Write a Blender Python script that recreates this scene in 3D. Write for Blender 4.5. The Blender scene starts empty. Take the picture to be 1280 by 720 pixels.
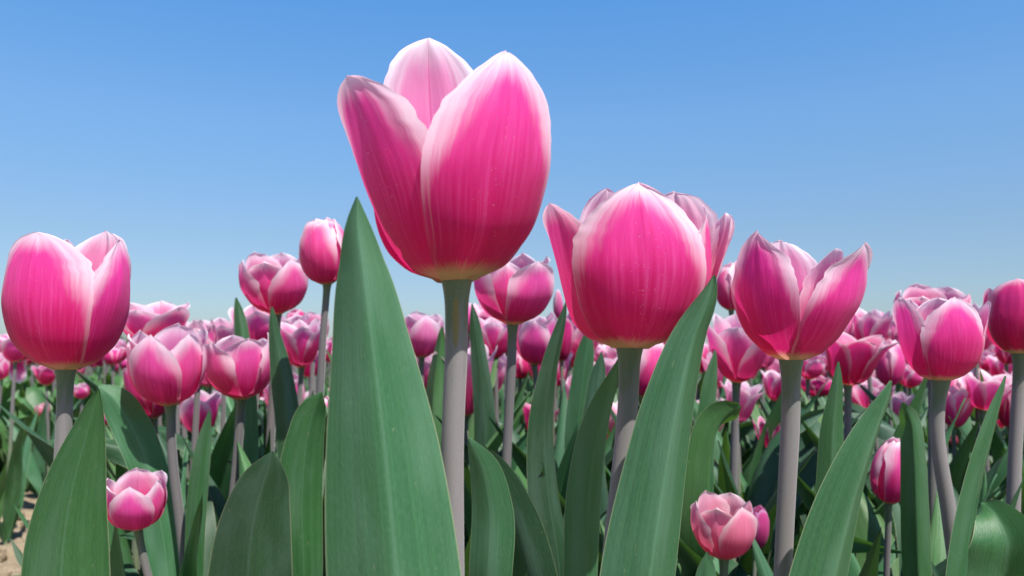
import bpy, math, random
import numpy as np
from mathutils import Vector, Matrix

SC = bpy.context.scene
COL = SC.collection
rnd = random.Random(7)
NR = np.random.RandomState(11)

# ------------------------------------------------------------------ camera
F_PX = 1004.0
CAM_Z = 0.44
PITCH = math.atan(82.0 / F_PX)
cam_d = bpy.data.cameras.new('camera')
cam = bpy.data.objects.new('camera', cam_d); COL.objects.link(cam)
cam.location = (0, 0, CAM_Z)
cam.rotation_euler = (math.radians(90) + PITCH, 0, 0)
cam_d.sensor_width = 36.0
cam_d.lens = 36.0 * F_PX / 1280.0
cam_d.clip_start = 0.01
cam_d.clip_end = 3000
cam_d.dof.use_dof = True
cam_d.dof.focus_distance = 0.33
cam_d.dof.aperture_fstop = 20.0
SC.camera = cam

# ------------------------------------------------------------------ light
SUN_EL = math.radians(58)
SUN_AZ = math.radians(32)          # to the right of straight behind the camera
sdir = Vector((math.sin(SUN_AZ) * math.cos(SUN_EL), -math.cos(SUN_AZ) * math.cos(SUN_EL), math.sin(SUN_EL)))
W = bpy.data.worlds.new('World'); SC.world = W; W.use_nodes = True
wn = W.node_tree; wn.nodes.clear()
wo = wn.nodes.new('ShaderNodeOutputWorld'); wb = wn.nodes.new('ShaderNodeBackground')
sk = wn.nodes.new('ShaderNodeTexSky'); sk.sky_type = 'NISHITA'; sk.sun_disc = False
sk.sun_elevation = SUN_EL
sk.sun_rotation = math.atan2(sdir.x, sdir.y)
sk.altitude = 0; sk.air_density = 1.0; sk.dust_density = 0.6; sk.ozone_density = 2.0
wb.inputs['Strength'].default_value = 0.097
# bluer higher up, greyer low down; dimmed above the frame to cut fill light
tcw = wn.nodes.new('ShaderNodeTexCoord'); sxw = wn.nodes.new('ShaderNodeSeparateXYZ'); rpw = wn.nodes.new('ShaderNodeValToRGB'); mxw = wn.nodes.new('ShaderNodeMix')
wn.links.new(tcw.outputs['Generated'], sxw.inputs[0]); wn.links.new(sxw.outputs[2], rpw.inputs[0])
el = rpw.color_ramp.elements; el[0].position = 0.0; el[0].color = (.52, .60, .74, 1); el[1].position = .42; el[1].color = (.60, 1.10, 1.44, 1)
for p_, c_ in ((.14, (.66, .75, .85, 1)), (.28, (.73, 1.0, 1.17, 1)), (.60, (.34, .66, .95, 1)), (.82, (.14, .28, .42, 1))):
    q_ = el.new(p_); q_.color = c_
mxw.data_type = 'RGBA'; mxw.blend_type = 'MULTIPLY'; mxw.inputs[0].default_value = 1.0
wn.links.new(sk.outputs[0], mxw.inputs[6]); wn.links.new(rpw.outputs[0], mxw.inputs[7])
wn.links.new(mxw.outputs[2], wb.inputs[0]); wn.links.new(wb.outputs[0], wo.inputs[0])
sl = bpy.data.lights.new('sun', 'SUN'); sl.energy = 5.0; sl.angle = math.radians(0.5); sl.color = (1.0, 0.96, 0.91)
so = bpy.data.objects.new('sun', sl); COL.objects.link(so)
so.rotation_euler = sdir.to_track_quat('Z', 'Y').to_euler()
SC.view_settings.view_transform = 'Standard'
SC.view_settings.look = 'None'
SC.view_settings.exposure = 0.62
SC.view_settings.gamma = 1.0
SC.render.engine = 'CYCLES'
SC.cycles.max_bounces = 8
SC.cycles.transparent_max_bounces = 4
SC.cycles.use_denoising = True

# ------------------------------------------------------------------ helpers
FW = np.array((0, math.cos(PITCH), math.sin(PITCH)))
UP = np.array((0, -math.sin(PITCH), math.cos(PITCH)))
RT = np.array((1.0, 0, 0))
CP = np.array((0, 0, CAM_Z))
def at(px, py, d):
    """the point of the place that the photo shows at (px, py), d metres away"""
    return CP + d * (FW + (px - 640) / F_PX * RT + (360 - py) / F_PX * UP)

def smooth(a, b, x):
    t = np.clip((x - a) / (b - a), 0, 1)
    return t * t * (3 - 2 * t)

def spline(pts, n):
    """Catmull-Rom through pts (k, d), n samples evenly in parameter"""
    P = np.asarray(pts, float)
    k = len(P)
    if k == 2:
        t = np.linspace(0, 1, n)[:, None]
        return P[0] * (1 - t) + P[1] * t
    E = np.vstack([2 * P[0] - P[1], P, 2 * P[-1] - P[-2]])
    seg = np.linspace(0, k - 1, n); i = np.minimum(seg.astype(int), k - 2); t = (seg - i)[:, None]
    p0, p1, p2, p3 = E[i], E[i + 1], E[i + 2], E[i + 3]
    return 0.5 * (2 * p1 + (p2 - p0) * t + (2 * p0 - 5 * p1 + 4 * p2 - p3) * t**2 + (3 * p1 - p0 - 3 * p2 + p3) * t**3)

def spline_even(pts, n, ease=1.0):
    """smooth curve through pts (first three columns are places), sampled by distance; ease > 1 packs samples near the start"""
    P = np.asarray(pts, float)
    t = np.concatenate([[0], np.cumsum(np.linalg.norm(np.diff(P[:, :3], axis=0), axis=1) + 1e-9)])
    M = np.zeros_like(P); dl = np.diff(P, axis=0) / np.diff(t)[:, None]
    h = np.diff(t)
    M[0], M[-1] = dl[0], dl[-1]
    M[1:-1] = (dl[:-1] * h[1:, None] + dl[1:] * h[:-1, None]) / (h[1:] + h[:-1])[:, None]
    q = t[-1] * np.linspace(0, 1, n) ** ease
    i = np.clip(np.searchsorted(t, q, side='right') - 1, 0, len(P) - 2); hh = h[i][:, None]; u = ((q - t[i]) / h[i])[:, None]
    return ((2 * u**3 - 3 * u**2 + 1) * P[i] + (u**3 - 2 * u**2 + u) * hh * M[i] + (-2 * u**3 + 3 * u**2) * P[i + 1] + (u**3 - u**2) * hh * M[i + 1])

def grid_mesh(name, P, mats, UVs=(), matidx=None):
    """mesh from a (n, m, 3) grid of points; UVs: list of (layer name, (n, m, 2))"""
    n, m = P.shape[:2]
    idx = np.arange(n * m).reshape(n, m)
    Q = np.stack([idx[:-1, :-1], idx[:-1, 1:], idx[1:, 1:], idx[1:, :-1]], -1).reshape(-1, 4)
    return raw_mesh(name, P.reshape(-1, 3), Q, mats, [(nm, u.reshape(-1, 2)) for nm, u in UVs])

def raw_mesh(name, V, Q, mats, vuv=(), midx=None):
    me = bpy.data.meshes.new(name)
    nv, nf = len(V), len(Q)
    me.vertices.add(nv); me.vertices.foreach_set('co', np.ascontiguousarray(V, np.float32).ravel())
    me.loops.add(nf * 4); me.loops.foreach_set('vertex_index', np.ascontiguousarray(Q, np.int32).ravel())
    me.polygons.add(nf); me.polygons.foreach_set('loop_start', np.arange(0, nf * 4, 4, dtype=np.int32))
    if midx is not None: me.polygons.foreach_set('material_index', np.ascontiguousarray(midx, np.int32))
    me.polygons.foreach_set('use_smooth', np.ones(nf, bool))
    me.update(calc_edges=True)
    for nm, u in vuv:
        l = me.uv_layers.new(name=nm)
        l.data.foreach_set('uv', np.ascontiguousarray(u[Q.ravel()], np.float32).ravel())
    for mt in (mats if isinstance(mats, (list, tuple)) else [mats]): me.materials.append(mt)
    me.validate()
    return me

def link(name, me, parent=None, loc=(0, 0, 0), rot=None, scale=None):
    o = bpy.data.objects.new(name, me); COL.objects.link(o)
    if parent is not None: o.parent = parent
    o.location = loc
    if rot is not None: o.rotation_euler = rot
    if scale is not None: o.scale = scale
    return o

def tag(o, label=None, cat=None, group=None, kind=None):
    if label: o['label'] = label
    if cat: o['category'] = cat
    if group: o['group'] = group
    if kind: o['kind'] = kind
    return o

# ------------------------------------------------------------------ materials
class NT:
    def __init__(s, name):
        s.m = bpy.data.materials.new(name); s.m.use_nodes = True
        s.t = s.m.node_tree; s.t.nodes.clear()
        s.out = s.t.nodes.new('ShaderNodeOutputMaterial')
    def n(s, typ, **kw):
        x = s.t.nodes.new(typ)
        for k, v in kw.items(): setattr(x, k, v)
        return x
    def l(s, a, b): s.t.links.new(a, b)
    def put(s, sock, v):
        if isinstance(v, bpy.types.NodeSocket): s.l(v, sock)
        else: sock.default_value = v
    def math(s, op, a, b=None, c=None, clamp=False):
        x = s.n('ShaderNodeMath', operation=op, use_clamp=clamp)
        for i, v in enumerate((a, b, c)):
            if v is not None: s.put(x.inputs[i], v)
        return x.outputs[0]
    def mix(s, f, a, b, typ='MIX'):
        x = s.n('ShaderNodeMix', data_type='RGBA', blend_type=typ)
        s.put(x.inputs[0], f)
        for sock, v in ((x.inputs[6], a), (x.inputs[7], b)):
            s.put(sock, v if isinstance(v, bpy.types.NodeSocket) else (*v, 1))
        return x.outputs[2]
    def step(s, x, a, b, lo=0.0, hi=1.0):
        r = s.n('ShaderNodeMapRange', interpolation_type='SMOOTHSTEP')
        s.put(r.inputs[0], x); s.put(r.inputs[1], a); s.put(r.inputs[2], b); s.put(r.inputs[3], lo); s.put(r.inputs[4], hi)
        return r.outputs[0]
    def noise(s, vec, scale, detail=3, rough=0.5, col=False):
        x = s.n('ShaderNodeTexNoise'); s.l(vec, x.inputs['Vector'])
        x.inputs['Scale'].default_value = scale; x.inputs['Detail'].default_value = detail; x.inputs['Roughness'].default_value = rough
        return x.outputs[1 if col else 0]
    def vmul(s, v, xyz):
        x = s.n('ShaderNodeVectorMath', operation='MULTIPLY'); s.l(v, x.inputs[0]); x.inputs[1].default_value = xyz
        return x.outputs[0]
    def vadd(s, v, w):
        x = s.n('ShaderNodeVectorMath', operation='ADD'); s.l(v, x.inputs[0]); s.put(x.inputs[1], w)
        return x.outputs[0]
    def uv(s, name):
        x = s.n('ShaderNodeUVMap'); x.uv_map = name
        return x.outputs[0]
    def sep(s, v):
        x = s.n('ShaderNodeSeparateXYZ'); s.l(v, x.inputs[0]); return x.outputs
    def rand(s):
        return s.n('ShaderNodeObjectInfo').outputs['Random']
    def bump(s, h, strength, dist):
        b = s.n('ShaderNodeBump'); b.inputs['Strength'].default_value = strength; b.inputs['Distance'].default_value = dist
        s.l(h, b.inputs['Height']); return b.outputs[0]
    def pbsdf(s, col, rough=0.5, spec=0.5, normal=None, **kw):
        p = s.n('ShaderNodeBsdfPrincipled')
        s.put(p.inputs['Base Color'], col if isinstance(col, bpy.types.NodeSocket) else (*col, 1))
        s.put(p.inputs['Roughness'], rough); p.inputs['Specular IOR Level'].default_value = spec
        for k, v in kw.items(): s.put(p.inputs[k], v)
        if normal is not None: s.l(normal, p.inputs['Normal'])
        return p.outputs[0]
    def thin(s, front, tcol, fac, normal=None):
        t = s.n('ShaderNodeBsdfTranslucent'); s.put(t.inputs[0], tcol if isinstance(tcol, bpy.types.NodeSocket) else (*tcol, 1))
        if normal is not None: s.l(normal, t.inputs['Normal'])
        x = s.n('ShaderNodeMixShader'); s.put(x.inputs[0], fac); s.l(front, x.inputs[1]); s.l(t.outputs[0], x.inputs[2])
        s.l(x.outputs[0], s.out.inputs[0]); return s.m

def petal_mat(name, deep, mid, rim, base=(0.58, 0.47, 0.24), rimw=0.47, far=False):
    t = NT(name)
    uv = t.uv('uv'); ed = t.uv('edge')
    u, v, _ = t.sep(uv); d, q, _ = t.sep(ed)
    rnd_ = t.rand()
    off = t.n('ShaderNodeCombineXYZ'); t.l(t.math('MULTIPLY', rnd_, 37.0), off.inputs[2])
    # veins fan out along the petal
    vv = t.vadd(t.vmul(uv, (34.0, 2.2, 1)), off.outputs[0])
    n1 = t.noise(vv, 1.0, 4, 0.6)
    n2 = t.noise(t.vadd(t.vmul(uv, (110.0, 5.0, 1)), off.outputs[0]), 1.0, 2, 0.5)
    n3 = t.noise(t.vadd(t.vmul(uv, (3.0, 3.0, 1)), off.outputs[0]), 1.0, 2, 0.5)
    # rim: margin distance with a feathered boundary, strongest towards the upper half
    fade = t.step(v, 1.0, 0.80)
    dd = t.math('ADD', d, t.math('MULTIPLY', t.math('MULTIPLY', t.math('SUBTRACT', n1, 0.5), 0.42), fade))
    dd = t.math('ADD', dd, t.math('MULTIPLY', t.math('SUBTRACT', n3, 0.5), 0.26))
    up = t.step(v, 0.22, 0.72)
    wid = t.math('ADD', 0.10, t.math('MULTIPLY', up, rimw))
    r = t.math('DIVIDE', dd, wid)
    rimf = t.step(r, 1.0, -0.05)
    rimf = t.math('MULTIPLY', rimf, t.math('ADD', 0.25, t.math('MULTIPLY', up, 0.75)))
    # pale flame next to the midline, broken by streaks
    deepf = t.step(t.math('ADD', v, t.math('MULTIPLY', t.math('SUBTRACT', n1, 0.5), 0.5)), 0.75, 0.12)
    c = t.mix(deepf, mid, deep)
    streak = t.step(t.math('ADD', t.math('MULTIPLY', n1, 0.6), t.math('MULTIPLY', n2, 0.4)), 0.48, 0.72)
    c = t.mix(t.math('MULTIPLY', streak, 0.09), c, tuple(0.45 * a + 0.55 * b for a, b in zip(mid, rim)))
    dark = t.step(t.math('ADD', t.math('MULTIPLY', n1, 0.5), t.math('MULTIPLY', n2, 0.5)), 0.46, 0.30)
    c = t.mix(t.math('MULTIPLY', dark, 0.2), c, deep)
    # the inner face is paler than the outer one
    bk = t.n('ShaderNodeNewGeometry').outputs['Backfacing']
    c = t.mix(t.math('MULTIPLY', bk, t.step(v, 0.3, 0.85, 0.0, 0.45)), c, tuple(0.35 * a + 0.65 * b for a, b in zip(mid, rim)))
    c = t.mix(rimf, c, rim)
    # thin darker midline
    ml = t.step(t.math('ABSOLUTE', t.math('SUBTRACT', u, 0.5)), 0.012, 0.0)
    c = t.mix(t.math('MULTIPLY', ml, t.math('MULTIPLY', t.step(v, 0.3, 0.6), 0.55)), c, tuple(0.5 * a + 0.5 * b for a, b in zip(mid, deep)))
    # grains of pollen near the midline
    gr = t.step(t.noise(t.vadd(t.vmul(uv, (75.0, 110.0, 1)), off.outputs[0]), 1.0, 1, 0.5), 0.735, 0.78)
    c = t.mix(t.math('MULTIPLY', gr, t.step(t.math('ABSOLUTE', t.math('SUBTRACT', u, 0.52)), 0.24, 0.05, 0.0, 0.55)), c, (0.9, 0.7, 0.75))
    # cream foot
    bf = t.step(t.math('ADD', v, t.math('MULTIPLY', t.math('SUBTRACT', n1, 0.5), 0.10)), 0.105, 0.035)
    c = t.mix(bf, c, base)
    hs = t.n('ShaderNodeHueSaturation')
    t.put(hs.inputs['Hue'], t.math('ADD', 0.490, t.math('MULTIPLY', rnd_, 0.02)))
    t.put(hs.inputs['Value'], t.math('ADD', 0.93, t.math('MULTIPLY', rnd_, 0.12)))
    t.l(c, hs.inputs['Color']); c = hs.outputs[0]
    bm = t.bump(t.math('MULTIPLY', t.math('ADD', t.math('MULTIPLY', n1, 0.6), t.math('MULTIPLY', n2, 0.4)), fade), 0.3, 0.0005)
    front = t.pbsdf(c, 0.50, 0.28, bm, **{'Sheen Weight': 0.10})
    tc = t.mix(0.28, c, tuple(min(1, x) for x in (mid[0] * 1.1, mid[1] * 0.9, mid[2] * 0.8)))
    return t.thin(front, tc, 0.44, bm)

PINK = petal_mat('petal_pink', (0.60, 0.003, 0.125), (0.85, 0.052, 0.35), (0.96, 0.82, 0.89))
MIDP = petal_mat('petal_light_pink', (0.66, 0.010, 0.17), (0.87, 0.10, 0.40), (0.97, 0.84, 0.90), rimw=0.66)
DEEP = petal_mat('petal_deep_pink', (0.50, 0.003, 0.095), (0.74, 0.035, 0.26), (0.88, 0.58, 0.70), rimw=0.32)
PALE = petal_mat('petal_pale_pink', (0.68, 0.05, 0.28), (0.84, 0.26, 0.50), (0.92, 0.78, 0.84), rimw=0.62)
SALMON = petal_mat('petal_salmon', (0.68, 0.06, 0.17), (0.86, 0.25, 0.39), (0.93, 0.74, 0.78), rimw=0.42)
PURPLE = petal_mat('petal_purple', (0.44, 0.010, 0.14), (0.64, 0.07, 0.30), (0.68, 0.34, 0.58), rimw=0.25)
RED = petal_mat('petal_red', (0.50, 0.008, 0.02), (0.66, 0.03, 0.06), (0.80, 0.20, 0.16), rimw=0.2)
PM = dict(pink=PINK, deep=DEEP, pale=PALE, salmon=SALMON, purple=PURPLE, red=RED)

def leaf_mat(name, dark, lite, trans, bloom=(0.135, 0.26, 0.165)):
    t = NT(name)
    uv = t.uv('uv')            # x: across 0..1, y: metres along the leaf
    u, v, _ = t.sep(uv); e = t.math('ABSOLUTE', t.math('SUBTRACT', u, 0.5))
    rnd_ = t.rand()
    off = t.n('ShaderNodeCombineXYZ'); t.l(t.math('MULTIPLY', rnd_, 53.0), off.inputs[2])
    n1 = t.noise(t.vadd(t.vmul(uv, (26.0, 5.0, 1)), off.outputs[0]), 1.0, 4, 0.6)
    n2 = t.noise(t.vadd(t.vmul(uv, (75.0, 420.0, 1)), off.outputs[0]), 1.0, 3, 0.6)
    n3 = t.noise(t.vadd(t.vmul(uv, (2.6, 16.0, 1)), off.outputs[0]), 1.0, 3, 0.5)
    c = t.mix(t.step(n1, 0.15, 0.85), dark, lite)
    c = t.mix(t.math('MULTIPLY', t.step(n3, 0.38, 0.72), 0.45), c, bloom)
    c = t.mix(t.math('MULTIPLY', t.step(n2, 0.42, 0.72), 0.20), c, bloom)
    # parallel veins, midrib
    wv = t.math('SINE', t.math('ADD', t.math('MULTIPLY', u, 150.0), t.math('MULTIPLY', n1, 7.0)))
    vein = t.step(wv, 0.2, 1.0)
    c = t.mix(t.math('MULTIPLY', vein, 0.09), c, dark)
    rib = t.step(e, 0.03, 0.0)
    c = t.mix(t.math('MULTIPLY', rib, 0.35), c, bloom)
    # pale thin margin and a reddish tip
    c = t.mix(t.math('MULTIPLY', t.step(e, 0.485, 0.498), 0.6), c, (0.40, 0.42, 0.24))
    spot = t.step(t.noise(t.vadd(t.vmul(uv, (16.0, 220.0, 1)), off.outputs[0]), 1.0, 2, 0.5), 0.70, 0.78)
    c = t.mix(t.math('MULTIPLY', spot, 0.35), c, (0.30, 0.33, 0.18))
    hs = t.n('ShaderNodeHueSaturation')
    t.put(hs.inputs['Hue'], t.math('ADD', 0.482, t.math('MULTIPLY', rnd_, 0.03)))
    t.put(hs.inputs['Value'], t.math('ADD', 0.82, t.math('MULTIPLY', t.math('FRACT', t.math('MULTIPLY', rnd_, 7.3)), 0.38)))
    t.l(c, hs.inputs['Color']); c = hs.outputs[0]
    h = t.math('ADD', t.math('MULTIPLY', wv, 0.07), t.math('ADD', t.math('MULTIPLY', n2, 0.7), t.math('MULTIPLY', n1, 0.45)))
    bm = t.bump(h, 0.4, 0.0006)
    front = t.pbsdf(c, t.math('ADD', 0.40, t.math('MULTIPLY', n3, 0.16)), 0.42, bm)
    return t.thin(front, trans, 0.24, bm)

LEAF = leaf_mat('leaf_green', (0.028, 0.105, 0.040), (0.052, 0.168, 0.062), (0.11, 0.28, 0.028))
LEAF_Y = leaf_mat('leaf_light_green', (0.038, 0.120, 0.034), (0.070, 0.185, 0.055), (0.17, 0.36, 0.04), (0.16, 0.27, 0.13))
LEAF_D = leaf_mat('leaf_dark_green', (0.018, 0.060, 0.028), (0.034, 0.098, 0.040), (0.07, 0.17, 0.02), (0.11, 0.19, 0.14))

def stem_mat(name, stain=False, k=1.0):
    t = NT(name)
    uv = t.uv('uv'); u, v, _ = t.sep(uv)     # v: metres below the flower
    n1 = t.noise(t.vmul(uv, (22.0, 2600.0, 1)), 1.0, 2, 0.6)
    n2 = t.noise(t.vmul(uv, (6.0, 45.0, 1)), 1.0, 3, 0.5)
    vo = t.math('ADD', v, t.math('MULTIPLY', t.math('SUBTRACT', n2, 0.5), 0.06))
    c = t.mix(t.step(vo, 0.004, 0.030), (0.09, 0.135, 0.065), tuple(k * x_ for x_ in (0.215, 0.195, 0.19)))  # green stem top, with the flower's shadow put into its darker colour
    c = t.mix(t.step(vo, 0.08, 0.24), c, (0.13, 0.17, 0.085))
    c = t.mix(t.math('MULTIPLY', t.step(n1, 0.40, 0.75), 0.22), c, tuple(k * x_ for x_ in (0.31, 0.29, 0.30)))
    c = t.mix(t.math('MULTIPLY', t.step(n2, 0.5, 0.75), 0.3), c, (0.20, 0.15, 0.17))
    if stain:
        a = t.math('DIVIDE', t.math('SUBTRACT', u, 0.5), 0.055); b = t.math('DIVIDE', t.math('SUBTRACT', v, 0.0135), 0.0085)
        r = t.math('ADD', t.math('MULTIPLY', a, a), t.math('MULTIPLY', b, b))
        c = t.mix(t.math('MULTIPLY', t.step(t.math('ADD', r, t.math('MULTIPLY', n1, 0.4)), 1.3, 0.8), 0.8), c, (0.20, 0.155, 0.045))
    bm = t.bump(n1, 0.22, 0.0004)
    s = t.pbsdf(c, 0.55, 0.35, bm, **{'Sheen Weight': 0.25, 'Sheen Roughness': 0.4})
    t.l(s, t.out.inputs[0]); return t.m
STEM = stem_mat('stem_shaded_mauve_green', k=.62)  # darker copy: shade on the stems further back is put into the colour
STEM_FRONT = stem_mat('stem_grey_mauve', k=.95)
STEM_MAIN = stem_mat('stem_with_brown_fleck', True)

def plain(name, c, rough=0.6):
    t = NT(name); tc = t.n('ShaderNodeTexCoord').outputs['Object']
    n = t.noise(tc, 400, 2); col = t.mix(n, tuple(x * 0.7 for x in c), tuple(min(1, x * 1.2) for x in c))
    t.l(t.pbsdf(col, rough, 0.4), t.out.inputs[0]); return t.m
PISTIL = plain('pistil_green', (0.35, 0.42, 0.12)); ANTHER = plain('anther_dark', (0.05, 0.03, 0.03))

def soil_mat():
    t = NT('dry_sandy_soil'); tc = t.n('ShaderNodeTexCoord').outputs['Object']
    a = t.noise(tc, 3.0, 5, 0.6); b = t.noise(tc, 40.0, 5, 0.7); cn = t.noise(tc, 220.0, 3, 0.6)
    c = t.mix(t.step(a, 0.3, 0.7), (0.27, 0.20, 0.125), (0.38, 0.295, 0.19))
    c = t.mix(t.step(b, 0.35, 0.75), c, (0.45, 0.36, 0.25))
    c = t.mix(t.math('MULTIPLY', t.step(cn, 0.60, 0.72), 0.6), c, (0.52, 0.46, 0.37))
    c = t.mix(t.math('MULTIPLY', t.step(cn, 0.42, 0.30), 0.6), c, (0.10, 0.07, 0.045))
    bm = t.bump(t.math('ADD', t.math('MULTIPLY', b, 1.0), t.math('MULTIPLY', cn, 0.4)), 0.9, 0.02)
    t.l(t.pbsdf(c, 0.95, 0.1, bm), t.out.inputs[0]); return t.m
SOIL = soil_mat()

def tree_mat():
    t = NT('far_foliage'); tc = t.n('ShaderNodeTexCoord').outputs['Object']
    n = t.noise(tc, 0.9, 3)
    c = t.mix(n, (0.035, 0.075, 0.03), (0.085, 0.15, 0.05))
    return t.thin(t.pbsdf(c, 0.6, 0.3), (0.09, 0.16, 0.03), 0.25)
TREE = tree_mat()

# ------------------------------------------------------------------ ground
def axis(lo, hi, fine_lo, fine_hi, step):
    a = list(np.arange(fine_lo, fine_hi, step)); s = step; x = fine_hi
    while x < hi: a.append(x); s *= 1.35; x += s
    a.append(hi); s = step; x = fine_lo - step; pre = []
    while x > lo: pre.append(x); s *= 1.35; x -= s
    pre.append(lo)
    return np.array(pre[::-1] + a)
def value_noise(X, Y, f, seed):
    r = np.random.RandomState(seed); T = r.rand(64, 64)
    x, y = X * f, Y * f; xi, yi = np.floor(x).astype(int), np.floor(y).astype(int); a, b = x - xi, y - yi
    a, b = a * a * (3 - 2 * a), b * b * (3 - 2 * b)
    g = lambda i, j: T[i % 64, j % 64]
    return (g(xi, yi) * (1 - a) + g(xi + 1, yi) * a) * (1 - b) + (g(xi, yi + 1) * (1 - a) + g(xi + 1, yi + 1) * a) * b
gx = axis(-900, 900, -2.6, -0.5, 0.018); gy = axis(-40, 1800, 1.3, 3.4, 0.018)
X, Y = np.meshgrid(gx, gy)
near = np.exp(-((X + 1.4) / 2.0) ** 2 - ((Y - 2.2) / 2.0) ** 2)
Z = near * (0.03 * (value_noise(X, Y, 4.0, 1) - .5) + 0.022 * (value_noise(X, Y, 14, 2) - .5) + 0.016 * np.maximum(value_noise(X, Y, 31, 3) - .55, 0) * 2) - 0.004
g = link('ground', grid_mesh('ground', np.stack([X, Y, Z], -1), SOIL)); tag(g, kind='structure')

# loose clods and pebbles on the path
def blob(rs, r):
    """a lumpy little stone as quads: a 2-subdivided cube pushed out to a ball"""
    k = 4; L = np.linspace(-1, 1, k); V = []; Q = []
    for ax in range(3):
        for sg in (-1, 1):
            b = len(V)
            for i in L:
                for j in L:
                    p = np.zeros(3); p[ax] = sg; p[(ax + 1) % 3] = i; p[(ax + 2) % 3] = j * sg
                    V.append(p)
            for i in range(k - 1):
                for j in range(k - 1): Q.append((b + i * k + j, b + (i + 1) * k + j, b + (i + 1) * k + j + 1, b + i * k + j + 1))
    V = np.array(V); V /= np.linalg.norm(V, axis=1)[:, None] ** 0.8
    ph = rs.rand(3) * 6
    V *= (1 + 0.25 * np.sin(V[:, [0]] * 3 + ph[0]) * np.cos(V[:, [1]] * 4 + ph[1]) + 0.12 * np.sin(V[:, [2]] * 6 + ph[2]))
    return V * r * (0.7 + 0.6 * rs.rand(3)), np.array(Q)
VV, QQ, b0 = [], [], 0
for i in range(260):
    x = NR.uniform(-2.3, -0.75); y = NR.uniform(1.45, 3.0); r = 0.004 + 0.018 * NR.rand() ** 3
    v, q = blob(NR, r); VV.append(v + (x, y, r * 0.25)); QQ.append(q + b0); b0 += len(v)
c = link('soil_clods', raw_mesh('soil_clods', np.vstack(VV), np.vstack(QQ), SOIL)); tag(c, kind='stuff')

# ------------------------------------------------------------------ tulip parts
PROF = {   # (t, r/R, z/H) of a petal's middle line
 'cup':    [(0, .11, -.012), (.05, .30, .018), (.11, .55, .07), (.22, .82, .20), (.4, .98, .42), (.6, 1.0, .62), (.8, .95, .82), (1, .84, 1.0)],
 'round':  [(0, .11, -.012), (.05, .33, .012), (.11, .60, .055), (.22, .87, .18), (.4, 1.03, .40), (.6, 1.02, .62), (.8, .88, .83), (1, .62, 1.0)],
 'closed': [(0, .11, -.012), (.05, .32, .014), (.11, .58, .06), (.22, .86, .19), (.4, 1.0, .41), (.6, .95, .63), (.8, .72, .84), (1, .36, 1.0)],
 'flare':  [(0, .11, -.012), (.05, .32, .016), (.11, .54, .07), (.22, .76, .20), (.4, .90, .42), (.6, 1.02, .62), (.8, 1.22, .81), (1, 1.52, .97)],
 'straight': [(0, .11, -.012), (.05, .30, .018), (.11, .52, .07), (.22, .74, .2), (.4, .88, .42), (.6, .96, .62), (.8, 1.02, .82), (1, 1.06, 1.0)],
}
WID = [(0, .30), (.05, .44), (.12, .66), (.25, .88), (.42, .98), (.55, 1.0), (.68, .97), (.79, .85), (.88, .64), (.95, .38), (.985, .17), (1, .02)]
WID_T = [(0, .30), (.05, .44), (.12, .66), (.25, .88), (.40, .99), (.52, 1.0), (.64, .93), (.75, .76), (.86, .5), (.94, .26), (.985, .1), (1, .02)]

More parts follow.
